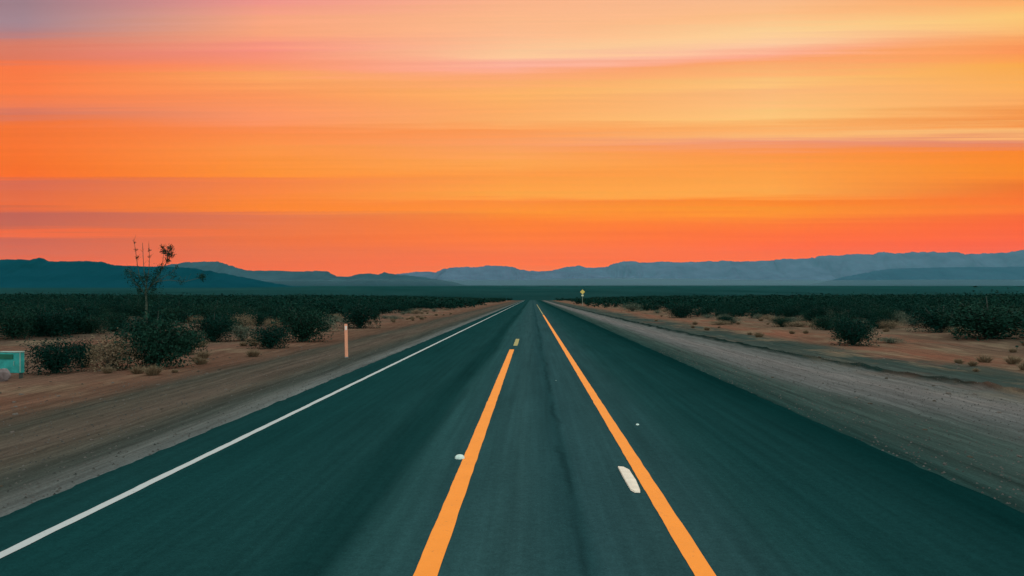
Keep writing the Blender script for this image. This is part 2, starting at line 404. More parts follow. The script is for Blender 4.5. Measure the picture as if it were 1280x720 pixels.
def paint_material(name, col, wear=.5):
    m, N, b = mat_new(name)
    pos = N.n('ShaderNodeNewGeometry').outputs['Position']
    f = N.noise(pos, 20.0, 6, .78); g = N.noise(pos, 3.0, 4, .6)
    base = N.mix(N.rng(g, .3, .7), tuple(c * .93 for c in col[:3]) + (1,), col)
    w_ = N.m('MULTIPLY', N.rng(f, .60, .70), wear)
    N.put(b.inputs['Base Color'], N.mix(w_, base, alb(60, 70, 60)))
    b.inputs['Roughness'].default_value = .7; b.inputs['Specular IOR Level'].default_value = .2
    return m
yellow = paint_material('yellow_road_paint', (.92, .21, .018, 1), .6)
white = paint_material('white_road_paint', alb(168, 172, 166), .7)
faded = paint_material('faded_road_paint', alb(150, 140, 80), .9)
HL = EYE
def line(name, ratio, wdt, ya, yb, mat, rag=.004):
    return strip(name, ratio * HL - wdt / 2, ratio * HL + wdt / 2, ya, yb, .004, mat, rag=rag, thick=False)
line('yellow_line', -.3816, .175, -150, EYE * F / (437 - 371), yellow)
line('yellow_line', .6215, .155, -150, 84, yellow)
line('yellow_line', .6215, .11, 86, 200, faded)
line('yellow_line', -.34, .17, 31.0, 36.0, faded)
line('white_line', -2.05, .10, -150, 420, white, .006)

# ------------------------------------------------------------------ mountains
def rock_material(name, a, b_):  # rock colours also hold painted distance haze, bluer and paler further off
    m, N, b = mat_new(name)
    pos = N.n('ShaderNodeNewGeometry').outputs['Position']
    f = N.noise(pos, .004, 6, .6)
    N.put(b.inputs['Base Color'], N.mix(N.rng(f, .3, .7), a, b_))
    b.inputs['Roughness'].default_value = 1; b.inputs['Specular IOR Level'].default_value = 0
    return m
def mountains(name, D, prof, depth, mat, jag=.05, seed=0.0, n=620, nd=34):
    px = np.array([p[0] for p in prof], float); py = np.array([p[1] for p in prof], float)
    u = np.linspace(px[0], px[-1], n)
    hgt = np.interp(u, px, py)
    P = []
    for j in range(nd):
        t_ = -1 + 2 * j / (nd - 1)
        yy = D + t_ * depth
        f = 1 - abs(t_)
        for i in range(n):
            X = (u[i] - VX) / F * D
            H = EYE + (HZ - hgt[i]) / F * D + 28
            q = Vector((X / (H + 200) * 1.4, yy / (H + 200) * 1.4, seed))
            rn = noise.ridged_multi_fractal(q, .9, 2.2, 5, 1.0, 2.0) * .5
            gully = noise.noise(Vector((X / 260.0, t_ * 1.3, seed + 3)))
            body = f ** 1.05 * (1 - .30 * (1 - f) * (1 + gully * 1.6))
            h = H * body * (1 + (rn - .62) * (.06 + .5 * min(1, 2.2 * (1 - f))) * 1.0 + jag * noise.noise(Vector((X / (D * .006), 0, seed + 9))) * (1 if f > .7 else 0))
            P.append((X, yy, -28 + max(0, h)))
    id_ = np.arange(n * nd).reshape(nd, n)
    Q = np.stack([id_[:-1, :-1].ravel(), id_[:-1, 1:].ravel(), id_[1:, 1:].ravel(), id_[1:, :-1].ravel()], 1)
    tag(mesh_obj(name, P, Q, mat, smooth=True), kind='structure')
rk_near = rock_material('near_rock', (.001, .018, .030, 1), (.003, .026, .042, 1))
rk_far_haze_tint = rock_material('far_rock_haze_tint', (.075, .074, .115, 1), (.110, .108, .160, 1))
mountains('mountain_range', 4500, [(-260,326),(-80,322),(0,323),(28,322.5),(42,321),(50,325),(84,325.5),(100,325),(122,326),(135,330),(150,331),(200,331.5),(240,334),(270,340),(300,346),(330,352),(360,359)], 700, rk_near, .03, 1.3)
mountains('mountain_range', 6500, [(100,359),(180,334),(200,331),(225,327),(262,324.5),(275,327),(292,334),(308,337.5),(400,338),(408,339),(418,345),(434,345.5),(448,342),(462,341),(472,343),(480,339.5),(500,343),(530,346),(565,352),(590,359)], 900, rock_material('mid_rock_haze_tint', (.028, .040, .058, 1), (.048, .062, .080, 1)), .03, 4.1)
mountains('mountain_range', 9000, [(350,359),(430,346),(500,342),(520,338.5),(545,339),(560,334),(575,333),(600,333),(610,331),(640,332),(650,336),(672,338.5),(700,338),(740,342),(790,350),(820,359)], 1100, rk_far_haze_tint, .04, 7.7)
mountains('mountain_range', 11200, [(610,359),(680,341),(692,337),(712,332),(722,331),(735,333),(757,332.5),(768,328),(782,324.5),(798,327),(850,326.5),(890,326),(905,324.5),(915,326),(960,325),(965,323),(1010,322),(1022,319),(1045,317),(1080,317),(1098,314),(1110,316),(1130,314.5),(1165,314),(1185,314.5),(1200,317),(1230,315),(1250,313),(1265,311),(1290,313),(1420,310),(1560,318)], 1250, rk_far_haze_tint, .03, 11.2)
mountains('mountain_range', 7500, [(1020,358),(1050,346),(1085,339),(1105,335.5),(1180,333.5),(1280,333),(1400,332),(1560,336)], 900, rock_material('low_rock_haze_tint', (.034, .054, .085, 1), (.048, .070, .105, 1)), .02, 15.0)

# ------------------------------------------------------------------ air
def haze_box():
    me_V = [(x, y, z) for z in (-42, HAZE_TOP) for y in (-900, HAZE_Y) for x in (-12500, 12500)]
    o = MB(); o.add(me_V, [(0, 2, 3, 1), (4, 5, 7, 6), (0, 1, 5, 4), (2, 6, 7, 3), (0, 4, 6, 2), (1, 3, 7, 5)])
    m = bpy.data.materials.new('haze_air'); m.use_nodes = True
    N = NT(m.node_tree)
    v_ = N.n('ShaderNodeVolumePrincipled'); oo = N.n('ShaderNodeOutputMaterial'); N.l(v_.outputs[0], oo.inputs['Volume'])
    v_.inputs['Color'].default_value = (.05, .46, .48, 1)
    v_.inputs['Density'].default_value = DENS
    v_.inputs['Anisotropy'].default_value = 0
    h = o.build('haze', m); tag(h, kind='stuff')
haze_box()
def mist_bank():
    # low bank of mist lying on the plain before the far ranges
    n = 60; xs_ = np.linspace(-7500, 7500, n)
    V = []; Fc = []
    for i, x in enumerate(xs_):
        edge = min(1, (n - 1 - i) / 6, i / 6)
        h = -20 + edge * (40 + 22 * noise.noise(Vector((x / 1400, 0, 3))))
        for y, k in ((4950, 0), (5250, 1), (5520, 0)):
            V.append((x, y + 40 * noise.noise(Vector((x / 900, y, 0))), h if k else -20 + (h + 20) * .75))
        V.append((x, 5520, -25.2)); V.append((x, 4950, -25.2))
    for i in range(n - 1):
        for k in range(5):
            j = (k + 1) % 5
            Fc.append((i * 5 + k, i * 5 + j, i * 5 + 5 + j, i * 5 + 5 + k))
    Fc.append((0, 4, 3, 2, 1)); e = (n - 1) * 5; Fc.append((e, e + 1, e + 2, e + 3, e + 4))
    m = bpy.data.materials.new('mist_air'); m.use_nodes = True
    N = NT(m.node_tree)
    v_ = N.n('ShaderNodeVolumePrincipled'); oo = N.n('ShaderNodeOutputMaterial'); N.l(v_.outputs[0], oo.inputs['Volume'])
    v_.inputs['Color'].default_value = (.66, .82, 1.0, 1); v_.inputs['Density'].default_value = 6e-4
    o = mesh_obj('mist', V, Fc, m); tag(o, kind='stuff')
mist_bank()

# ------------------------------------------------------------------ plants
def leaf_material(name, a, b_, spec=.02):
    m, N, b = mat_new(name)
    g = N.n('ShaderNodeNewGeometry')
    rnd = g.outputs['Random Per Island']
    N.put(b.inputs['Base Color'], N.mix(rnd, a, b_))
    b.inputs['Roughness'].default_value = .75; b.inputs['Specular IOR Level'].default_value = spec
    return m
creo = leaf_material('creosote_leaves', (.0015, .014, .010, 1), (.005, .025, .018, 1))
creo_old = leaf_material('olive_leaves', (.004, .018, .012, 1), (.012, .034, .022, 1))
dry = leaf_material('dry_grass', alb(104, 90, 68), alb(126, 110, 86))
sage = leaf_material('grey_sage_leaves', alb(62, 74, 60), alb(96, 102, 84))
wood = simple('grey_stem_bark', (.05, .045, .038, 1), .9, .1)
bark = simple('pale_trunk_bark', (.055, .058, .042, 1), .9, .1)

def cards(P, size, r_, up=.3):
    """small quads at points P, random facing, as (V, F)"""
    n = len(P)
    a = r_.normal(size=(n, 3)); a /= np.linalg.norm(a, axis=1)[:, None]
    b = r_.normal(size=(n, 3)); b[:, 2] += up; b -= a * (a * b).sum(1)[:, None]; b /= np.linalg.norm(b, axis=1)[:, None]
    sz = size * r_.uniform(.6, 1.3, n)[:, None]
    w_ = sz * r_.uniform(.35, .6, n)[:, None]
    q = np.stack([P - a * w_ - b * sz, P + a * w_ - b * sz * .6, P + a * w_ * .7 + b * sz, P - a * w_ * .8 + b * sz * .8], 1)
    return q.reshape(-1, 3), np.arange(n * 4).reshape(n, 4)
def bush_points(r_, n, w_=1.0, h=1.0, nst=16, spread=.12):
    """leaf points gathered at the ends of stems that fan out from the base: unit-sized bush"""
    ends = []
    for k in range(nst):
        a = r_.uniform(0, 2 * math.pi); tilt = math.sqrt(r_.uniform(0.0, 1.0))
        L = r_.uniform(.72, 1.08)
        e = np.array([math.cos(a) * tilt * .5 * w_, math.sin(a) * tilt * .5 * w_, h * L * (1 - .42 * tilt ** 2)])
        ends.append(e)
    ends = np.array(ends)
    k = r_.integers(0, nst, n)
    t_ = r_.beta(2.6, 1.5, n)[:, None] * 1.02
    P = ends[k] * t_
    P[:, :2] = P[:, :2] * (0.55 + .45 * t_)*1.15
    P += np.clip(r_.normal(size=(n, 3)), -1.7, 1.7) * np.array([spread * w_, spread * w_, spread * .75 * h]) * (.4 + t_)
    lo = r_.random(n) < .30          # low skirt of twigs so the bush sits on the ground
    m_ = int(lo.sum()); a = r_.uniform(0, 2 * math.pi, m_); q = np.sqrt(r_.uniform(.1, 1, m_)); hh_ = r_.uniform(.02, .75, m_)
    rr = q * .56 * np.sqrt(np.clip(1 - (hh_ - .25) ** 2 * 1.6, .1, 1)) * (1 + .22 * np.sin(a * 3 + nst) + .12 * np.sin(a * 7 + nst * 2))
    P[lo] = np.stack([np.cos(a) * rr * w_, np.sin(a) * rr * w_, hh_ * h], 1) + np.clip(r_.normal(size=(m_, 3)), -1.5, 1.5) * .025
    P[:, 2] = np.clip(P[:, 2], .02, None)
    return P, ends
def bush_meshes(seed, n, size, mat, nst=16, w_=1.0, h=1.0, name='foliage', stems=True, spread=.12):
    r_ = np.random.default_rng(seed)
    P, ends = bush_points(r_, n, w_, h, nst, spread)
    V, Fc = cards(P, size, r_)
    f = mesh_obj(name, V, Fc, mat, link=False).data
    s_ = None
    if stems:
        mb = MB()
        for e in ends:
            mid = e * .5 + np.array([0, 0, .06]); mid[:2] *= .75
            mb.tube([(0 + e[0] * .04, e[1] * .04, -.04), tuple(mid), tuple(e * .97)], [.018, .012, .005], 4)
        s_ = mesh_obj('stems', mb.V, mb.F, wood, link=False).data
    return f, s_
def grass_mesh(seed, n, mat):
    """tussock of narrow blades: unit sized"""
    r_ = np.random.default_rng(seed)
    V = []; Fc = []
    for i in range(n):
        a = r_.uniform(0, 2 * math.pi); t_ = math.sqrt(r_.uniform()); L = r_.uniform(.6, 1.05)
        b0 = np.array([math.cos(a) * t_ * .22, math.sin(a) * t_ * .22, -.02])
        tip = b0 + np.array([math.cos(a) * t_ * .42 + r_.normal() * .06, math.sin(a) * t_ * .42 + r_.normal() * .06, L * (1 - .45 * t_ * t_)])
        midp = (b0 + tip) / 2 + np.array([0, 0, .12 * L])
        s_ = np.array([-math.sin(a + r_.normal()), math.cos(a + r_.normal()), 0]) * .016
        k = len(V); V += [b0 - s_, b0 + s_, midp + s_ * .8, midp - s_ * .8, tip + s_ * .2, tip - s_ * .2]
        Fc += [(k, k + 1, k + 2, k + 3), (k + 3, k + 2, k + 4, k + 5)]
    return mesh_obj('blades', np.array(V), Fc, mat, link=False).data

BUSH = [bush_meshes(100 + i, 5600, .023, creo if i % 3 else creo_old, nst=15 + i * 2, name='foliage') for i in range(5)]
SAGE = [bush_meshes(140 + i, 1800, .026, sage, nst=12, name='foliage') for i in range(2)]
DRYB = [bush_meshes(150 + i, 5200, .019, dry, nst=20, name='foliage') for i in range(2)]
GRASS = [grass_mesh(160 + i, 260, dry) for i in range(3)]

def plant(name, meshes, x, y, w_, h, label, cat, group=None, rz=None, parts=('foliage', 'stems'), sink=.03):
    r0 = empty(name, (x, y, gz(x, y) - sink), random.uniform(0, 6.28) if rz is None else rz)
    r0.scale = (w_, w_ * random.uniform(.85, 1.1), h)
    tag(r0, label, cat, group)
    for pn, me in zip(parts, meshes):
        if me is None: continue
        c = bpy.data.objects.new(pn, me); C.objects.link(c); c.parent = r0
    return r0

taken = []
def hero(px, by, wpx, hpx, kind, label, group=None):
    X, Y, Z = spot(px, by)
    w_ = wpx / F * Y; h = hpx / F * Y
    if kind == 'bush': plant('creosote_bush', BUSH[len(taken) % 5], X, Y, w_, h, label, 'bush', group)
    elif kind == 'sage': plant('sage_bush', SAGE[len(taken) % 2], X, Y, w_, h, label, 'bush', group)
    elif kind == 'dry': plant('dry_bush', DRYB[len(taken) % 2], X, Y, w_, h, label, 'bush', group)
    taken.append((X, Y, w_))
hero(188, 455, 88, 76, 'bush', 'large dark green bush right below the thin bare tree on the left')
hero(58, 462, 62, 46, 'bush', 'rounded dark bush just right of the teal cabinet')
hero(97, 455, 34, 40, 'bush', 'narrow upright dark bush between the teal cabinet and the tan bush')
hero(130, 458, 56, 44, 'dry', 'round tan dried bush left of the large dark green bush')
hero(176, 428, 60, 42, 'bush', 'dark bush partly hidden behind the largest bush at the foot of the thin tree')
hero(222, 440, 50, 40, 'bush', 'dark bush touching the right side of the largest bush')
hero(262, 425, 46, 38, 'bush', 'dark bush second to the right of the largest bush on the left')
hero(335, 432, 46, 34, 'bush', 'low dark bush at the edge of the sand left of the orange post')
hero(378, 424, 56, 52, 'bush', 'tall dark bush standing nearest to the orange post on its left')
hero(300, 424, 34, 26, 'sage', 'grey green sage bush between two dark bushes left of the orange post')
hero(405, 412, 40, 24, 'sage', 'small grey green sage bush directly behind the orange post')
hero(448, 408, 46, 32, 'bush', 'dark bush just right of the orange post at the edge of the scrub')
hero(1062, 426, 52, 40, 'bush', 'dark round bush standing alone in front of the scrub on the right')
hero(1030, 408, 34, 22, 'bush', 'small dark bush behind and left of the lone round bush on the right')
hero(850, 395, 30, 22, 'bush', 'dark bush on the gravel edge right of the yellow sign')
hero(1228, 421, 96, 54, 'bush', 'biggest dark bush near the right edge of the photo')
hero(1168, 412, 60, 34, 'bush', 'spreading dark bush left of the biggest bush on the far right')
hero(1135, 404, 30, 16, 'sage', 'grey green sage bush right of the lone round bush')
hero(790, 388, 26, 12, 'sage', 'low grey sage bush on the sand right of the yellow sign')

# ---- scattered scrub: nearest ones individually, the rest as stuff
def field():
    pts = []
    y = 22.0
    while y < 475:
        step = 1.5 + y * .0065
        halfw = y * .80 + 8
        x = -halfw
        while x < halfw:
            xx = x + random.uniform(-.9, .9) * step * .7; yy = y + random.uniform(-.5, .5) * step
            cl = float(vnoise(xx * .14, yy * .10, 41))
            ok = False
            if xx < 0:
                e = -12.6 - 2.2 * math.sin(min(yy, 120) / 45.0) if yy < 140 else -11.8
                d_ = e - xx
                if d_ > 0: ok = random.random() < min(.9, .22 + d_ * .05) and cl > (.50 - min(.42, d_ * .012))
            else:
                e = 15.5 - 3.5 * min(1, max(0, (yy - 90) / 90))
                d_ = xx - e
                if d_ > 0: ok = random.random() < min(.9, .12 + d_ * .035) and cl > (.56 - min(.48, d_ * .014))
            if ok: pts.append((xx, yy))
            x += step
        y += step * .95
    return pts
P = field()
good = []
for (x, y) in P:
    if any((x - a) ** 2 + (y - b) ** 2 < (w_ * .5 + .7) ** 2 for a, b, w_ in taken): continue
    # keep the photo's open view to the hero plants and the tree trunk
    if any(abs(x / y - a / b) < (w_ * .5 + .5) / b and y < b for a, b, w_ in taken): continue
    good.append((x, y))
# those within the picture, nearest first
def inview(x, y): return -VX / F - .02 < x / y < (1280 - VX) / F + .02
vis = sorted([p for p in good if inview(*p)], key=lambda p: p[1])
N_IND = 235
ind = vis[:N_IND]; inds = set(ind)
rest = [p for p in good if p not in inds and (p[1] > 42 or inview(p[0] * .85, p[1]) and p[1] > 30)]
for (x, y) in ind:
    left = x < 0
    side = 'left' if left else 'right'
    near = y < (48 if left else 60)
    edge = (abs(x) < (17.5 if left else 22))
    r1 = random.random()
    hh = random.uniform(.95, 1.75); ww = hh * random.uniform(1.0, 1.6)
    if edge: hh *= .75; ww *= .75
    if r1 < (.55 if edge else .74):
        where = 'at the open sandy margin' if edge else ('in the front of the dense scrub' if near else 'deep in the dense scrub')
        plant('creosote_bush', BUSH[random.randrange(5)], x, y, ww, hh, f'dark green bush {where} {side} of the road', 'bush', f'dark green bushes {where} {side} of the road')
    elif r1 < (.80 if edge else .88):
        plant('sage_bush', SAGE[random.randrange(2)], x, y, ww * .8, hh * .62, f'grey green sage bush among the dark scrub {side} of the road', 'bush', f'sage bushes among the scrub {side} of the road')
    else:
        plant('dry_bush', DRYB[random.randrange(2)], x, y, ww * .8, hh * .6, f'tan dried bush among the dark scrub {side} of the road', 'bush', f'tan dried bushes {side} of the road')
print('bush candidates', len(good), 'visible', len(vis), 'rest', len(rest))

def merge_plants(name, pts, nleaf, size, mats, hr=(1.0, 1.9)):
    """one mesh for everything past the nearest few hundred"""
    variants = []
    for k in range(6):
        r_ = np.random.default_rng(500 + k)
        Pp, e = bush_points(r_, nleaf, 1, 1, 12)
        variants.append(cards(Pp, size, r_))
    VV = []; k = 0
    x = np.array([p[0] for p in pts]); y = np.array([p[1] for p in pts]); z = ground_z(x, y)
    for i in range(len(pts)):
        v_, f_ = variants[i % 6]
        h = random.uniform(*hr); w_ = h * random.uniform(1.1, 1.8); a = random.uniform(0, 6.28)
        ca, sa = math.cos(a) * w_, math.sin(a) * w_
        q = np.empty_like(v_)
        q[:, 0] = v_[:, 0] * ca - v_[:, 1] * sa + x[i]
        q[:, 1] = v_[:, 0] * sa + v_[:, 1] * ca + y[i]
        q[:, 2] = v_[:, 2] * h + z[i]
        VV.append(q.astype(np.float32))
    VV = np.concatenate(VV)
    o = mesh_obj(name, VV, np.arange(len(VV)).reshape(-1, 4), mats)
    return o
mid = [p for p in rest if p[1] < 130]; farp = [p for p in rest if p[1] >= 130]
tag(merge_plants('scrub', mid, 760, .040, creo), 'continuous dark green desert scrub behind the nearer bushes', 'scrub', kind='stuff')
tag(merge_plants('scrub', farp, 130, .10, creo), 'far band of dark desert scrub reaching the crest', 'scrub', kind='stuff')

# ---- low tan and grey mounds along the open edge of the scrub
nm = 0
for i in range(3000):
    if nm >= 46: break
    y = 30 + 90 * random.random() ** 1.3
    left = random.random() < .42
    x = -random.uniform(13.0, 19.5) if left else random.uniform(14.6, 27)
    if not inview(x, y) or any((x - a) ** 2 + (y - b) ** 2 < (w_ * .5 + .5) ** 2 for a, b, w_ in taken): continue
    if any(abs(x / y - a / b) < (w_ * .4) / b and y < b for a, b, w_ in taken): continue
    side = 'left' if left else 'right'
    if random.random() < .6:
        plant('dry_bush', DRYB[random.randrange(2)], x, y, random.uniform(.9, 1.7), random.uniform(.3, .55), f'low tan mound of dried brush along the sandy edge {side} of the road', 'bush', f'low tan mounds {side} of the road')
    else:
        plant('sage_bush', SAGE[random.randrange(2)], x, y, random.uniform(.8, 1.5), random.uniform(.35, .6), f'low grey green mound along the sandy edge {side} of the road', 'bush', f'low grey green mounds {side} of the road')
    taken.append((x, y, .6)); nm += 1

# ---- dry grass tussocks on the sand
def tussocks():
    out = []
    for i in range(4000):
        if len(out) >= 95: break
        y = 20 + 75 * random.random() ** 1.4
        if random.random() < .5: x = -random.uniform(9.6, 15)
        else: x = random.uniform(10.2, 24)
        if not inview(x, y): continue
        if vnoise(x * .3, y * .2, 77) < .52: continue
        if any((x - a) ** 2 + (y - b) ** 2 < (w_ * .5 + .2) ** 2 for a, b, w_ in taken): continue
        out.append((x, y))
    return out
for (x, y) in tussocks():
    side = 'left' if x < 0 else 'right'
    h = random.uniform(.12, .34)
    r0 = bpy.data.objects.new('grass_tussock', GRASS[random.randrange(3)]); C.objects.link(r0)
    r0.location = (x, y, gz(x, y)); r0.rotation_euler = (0, 0, random.uniform(0, 6.28)); r0.scale = (h * 1.7, h * 1.7, h)
    tag(r0, f'tuft of pale dry grass on the open sand {side} of the road', 'grass tuft', f'dry grass tufts {side} of the road')

# ---- stones and clods on the shoulders
def rock_mesh(seed, mat):
    r_ = np.random.default_rng(seed)
    import bmesh
    bm = bmesh.new(); bmesh.ops.create_icosphere(bm, subdivisions=2, radius=.5)
    off = r_.uniform(0, 50)
    for v_ in bm.verts:
        k = 1 + .38 * noise.noise(v_.co * 2.2 + Vector((off, 0, 0))) + .15 * noise.noise(v_.co * 5 + Vector((0, off, 0)))
        v_.co *= k; v_.co.z *= .62
    me = bpy.data.meshes.new('stone'); bm.to_mesh(me); bm.free(); me.materials.append(mat)
    return me
stone_m = simple('grey_stone', alb(88, 80, 72), .9, .1, .3, 5, .3)
dark_m = simple('dark_clod', alb(64, 58, 48), .95, .05, .3, 5, .3)
ROCK = [rock_mesh(i, stone_m) for i in range(3)] + [rock_mesh(9 + i, dark_m) for i in range(2)]
cnt = 0
for i in range(5000):
    if cnt >= 120: break
    y = 5 + 30 * random.random() ** 1.3
    if random.random() < .45: x = -random.uniform(5.6, 12.5)
    else: x = random.uniform(5.6, 13.5)
    if not inview(x, y): continue
    s_ = random.uniform(.03, .075) * (1.5 if abs(x) > 9 else 1)
    k = random.randrange(5)
    side = 'left' if x < 0 else 'right'
    o = bpy.data.objects.new('stone', ROCK[k]); C.objects.link(o)
    o.location = (x, y, gz(x, y) + s_ * .05); o.scale = (s_ * random.uniform(.8, 1.5), s_, s_ * random.uniform(.7, 1.1)); o.rotation_euler = (0, 0, random.uniform(0, 6))
    tone = 'pale grey' if k < 3 else 'dark brown'
    tag(o, f'small {tone} stone lying on the gravel and sand {side} of the road', 'stone', f'{tone} stones {side} of the road')
    cnt += 1
# loose gravel nobody could count
def gravel():
    n = 9000
    y = 4 + 26 * rng.random(n) ** 1.5
    left = rng.random(n) < .4
    x = np.where(left, -4.9 - 5.5 * rng.random(n) ** 1.2, 4.65 + 5.2 * rng.random(n))
    # more of it in the windrow
    k = rng.random(n) < .18; x = np.where(k & ~left, 7.6 + 54 / np.clip(y, 13, None) + rng.normal(size=n) * .18, x)
    z = ground_z(x, y)
    s_ = rng.uniform(.008, .024, n)
    base = np.array([(1, 0, 0), (-.5, .87, 0), (-.5, -.87, 0), (0, 0, .9)])
    a = rng.uniform(0, 6.28, n)
    VV = np.empty((n, 4, 3))
    for j in range(4):
        bx = base[j] * 1.0
        VV[:, j, 0] = x + s_ * (bx[0] * np.cos(a) - bx[1] * np.sin(a)) * rng.uniform(.7, 1.3, n)
        VV[:, j, 1] = y + s_ * (bx[0] * np.sin(a) + bx[1] * np.cos(a)) * rng.uniform(.7, 1.3, n)
        VV[:, j, 2] = z + s_ * bx[2] - .001
    id_ = np.arange(n)[:, None] * 4
    Fc = np.concatenate([id_ + np.array([[0, 1, 3]]), id_ + np.array([[1, 2, 3]]), id_ + np.array([[2, 0, 3]])])
    m = leaf_material('gravel_bits', alb(48, 50, 46), alb(86, 82, 76), .02)
    tag(mesh_obj('gravel', VV.reshape(-1, 3), Fc, m), kind='stuff')
gravel()

# ------------------------------------------------------------------ thin bare tree on the left
def thin_tree():
    D = 44.0
    X0 = (177 - VX) / F * D
    zg = gz(X0, D)
    root = empty('desert_tree', (X0, D, zg))
    tag(root, 'tall thin sparse tree with bare upright twigs rising over the scrub on the left', 'tree')
    def p(px, py, dy=0.0):
        Y = D + dy
        return ((px - VX) / F * Y - X0, dy, EYE + (HZ - py) / F * Y - zg)
    base = p(177, 412); base = (0, 0, -.05)
    tr = MB()
    tr.tube([base, p(176, 396), p(177, 380), p(176, 366), p(177, 352)], [.085, .07, .06, .05, .04], 8)
    tr.build('trunk', bark, root, True)
    limbs = [
        ([p(177, 352), p(174, 340, .2), p(173, 324, .3), p(172, 303, .3)], .028),
        ([p(176, 360), p(168, 346, -.2), p(165, 328, -.3), p(163, 312, -.3), p(161, 300, -.3)], .028),
        ([p(177, 354), p(180, 338, .1), p(181, 322, .2), p(180, 304, .2)], .024),
        ([p(177, 366), p(186, 352, .3), p(196, 338, .5), p(204, 326, .5), p(205, 308, .5)], .034),
        ([p(196, 338, .5), p(198, 326, .4), p(200, 310, .4)], .018),
        ([p(204, 326, .5), p(210, 318, .6), p(212, 310, .6)], .016),
        ([p(177, 370), p(166, 358, -.4), p(158, 348, -.6), p(155, 338, -.6)], .026),
        ([p(177, 362), p(190, 352, -.4), p(206, 350, -.8), p(226, 352, -1.0), p(246, 347, -1.0), p(250, 343, -1.0)], .022),
        ([p(190, 352, -.4), p(210, 340, -.6), p(217, 330, -.6)], .015),
        ([p(168, 346, -.2), p(160, 340, -.1), p(150, 336, 0)], .014),
    ]
    for pts, r0 in limbs:
        b_ = MB(); n_ = len(pts)
        b_.tube(pts, [max(.013, r0 * (1 - .7 * i / (n_ - 1))) for i in range(n_)], 6)
        # short side twigs
        for i in range(n_ - 1):
            for q in range(3):
                a = Vector(pts[i]).lerp(Vector(pts[i + 1]), random.random())
                dv = Vector((random.gauss(0, .16), random.gauss(0, .16), abs(random.gauss(.22, .12))))
                b_.tube([a, a + dv * .6, a + dv], [r0 * .3, r0 * .22, .003], 4)
        b_.build('branch', bark, root, True)
    r_ = np.random.default_rng(5)
    clumps = [(200, 314, .5, .16, 110), (207, 318, .5, .20, 170), (208, 310, .5, .15, 110), (204, 325, .5, .12, 60), (198, 308, .4, .10, 40),
              (186, 372, .1, .34, 150), (168, 376, 0, .3, 110), (163, 312, -.3, .08, 16), (165, 322, -.3, .09, 22), (162, 303, -.3, .06, 8), (180, 312, .2, .08, 16), (180, 320, .2, .07, 12),
              (157, 345, -.5, .28, 150), (165, 354, -.4, .30, 150), (176, 346, .1, .30, 170), (188, 350, .2, .32, 200), (192, 340, .4, .24, 110), (183, 360, 0, .34, 190), (169, 363, 0, .3, 120), (196, 334, .5, .2, 70),
              (248, 346, -1.0, .20, 130), (222, 351, -1.0, .2, 40), (216, 333, -.6, .1, 16), (210, 344, -.6, .2, 50), (152, 338, 0, .14, 30)]
    PP = []
    for px, py, dy, rad, n_ in clumps:
        c = np.array(p(px, py, dy))
        PP.append(c + r_.normal(size=(int(n_ * 1.5), 3)) * rad * .62)
    V_, F_ = cards(np.concatenate(PP), .04, r_)
    mesh_obj('foliage', V_, F_, creo_old, root)
thin_tree()

# ------------------------------------------------------------------ roadside marker post
def delineator():
    X, Y, Z = spot(431, 444.5)
    root = empty('marker_post', (X, Y, Z), R(14))
    tag(root, 'slim orange pink roadside marker post standing on the left shoulder', 'marker post')
    orange = simple('orange_post_plastic', (.85, .27, .16, 1), .55, .3, .12, 6)
    H = 42.5 / F * Y
    prof = [(-.052, .012), (-.04, -.004), (-.015, -.012), (.015, -.012), (.04, -.004), (.052, .012), (.04, .006), (.015, -.003), (-.015, -.003), (-.04, .006)]
    V = []; n = len(prof); lv = [-.08, .3, .6, .9, H - .03, H]
    for k, z in enumerate(lv):
        s_ = .7 if k == len(lv) - 1 else 1
        for a, b in prof: V.append((a * s_ + .02 * z * -1 + .02, b, z))
    Fc = [(k * n + i, k * n + (i + 1) % n, k * n + n + (i + 1) % n, k * n + n + i) for k in range(len(lv) - 1) for i in range(n)]
    Fc += [tuple(range(n - 1, -1, -1)), tuple(range((len(lv) - 1) * n, len(lv) * n))]
    mesh_obj('post', V, Fc, orange, root)
    b_ = MB(); b_.box((-.0, -.0165, H - .14), (.072, .006, .15), .002)
    b_.build('reflector', simple('pale_pink_reflector', (.86, .55, .48, 1), .3, .5, .08), root)
    a_ = MB(); a_.box((0.02, .0, .0), (.12, .05, .05), .008)
    a_.build('anchor', simple('galvanised_steel', (.2, .2, .2, 1), .5, .4, .1, metal=.6), root)
delineator()

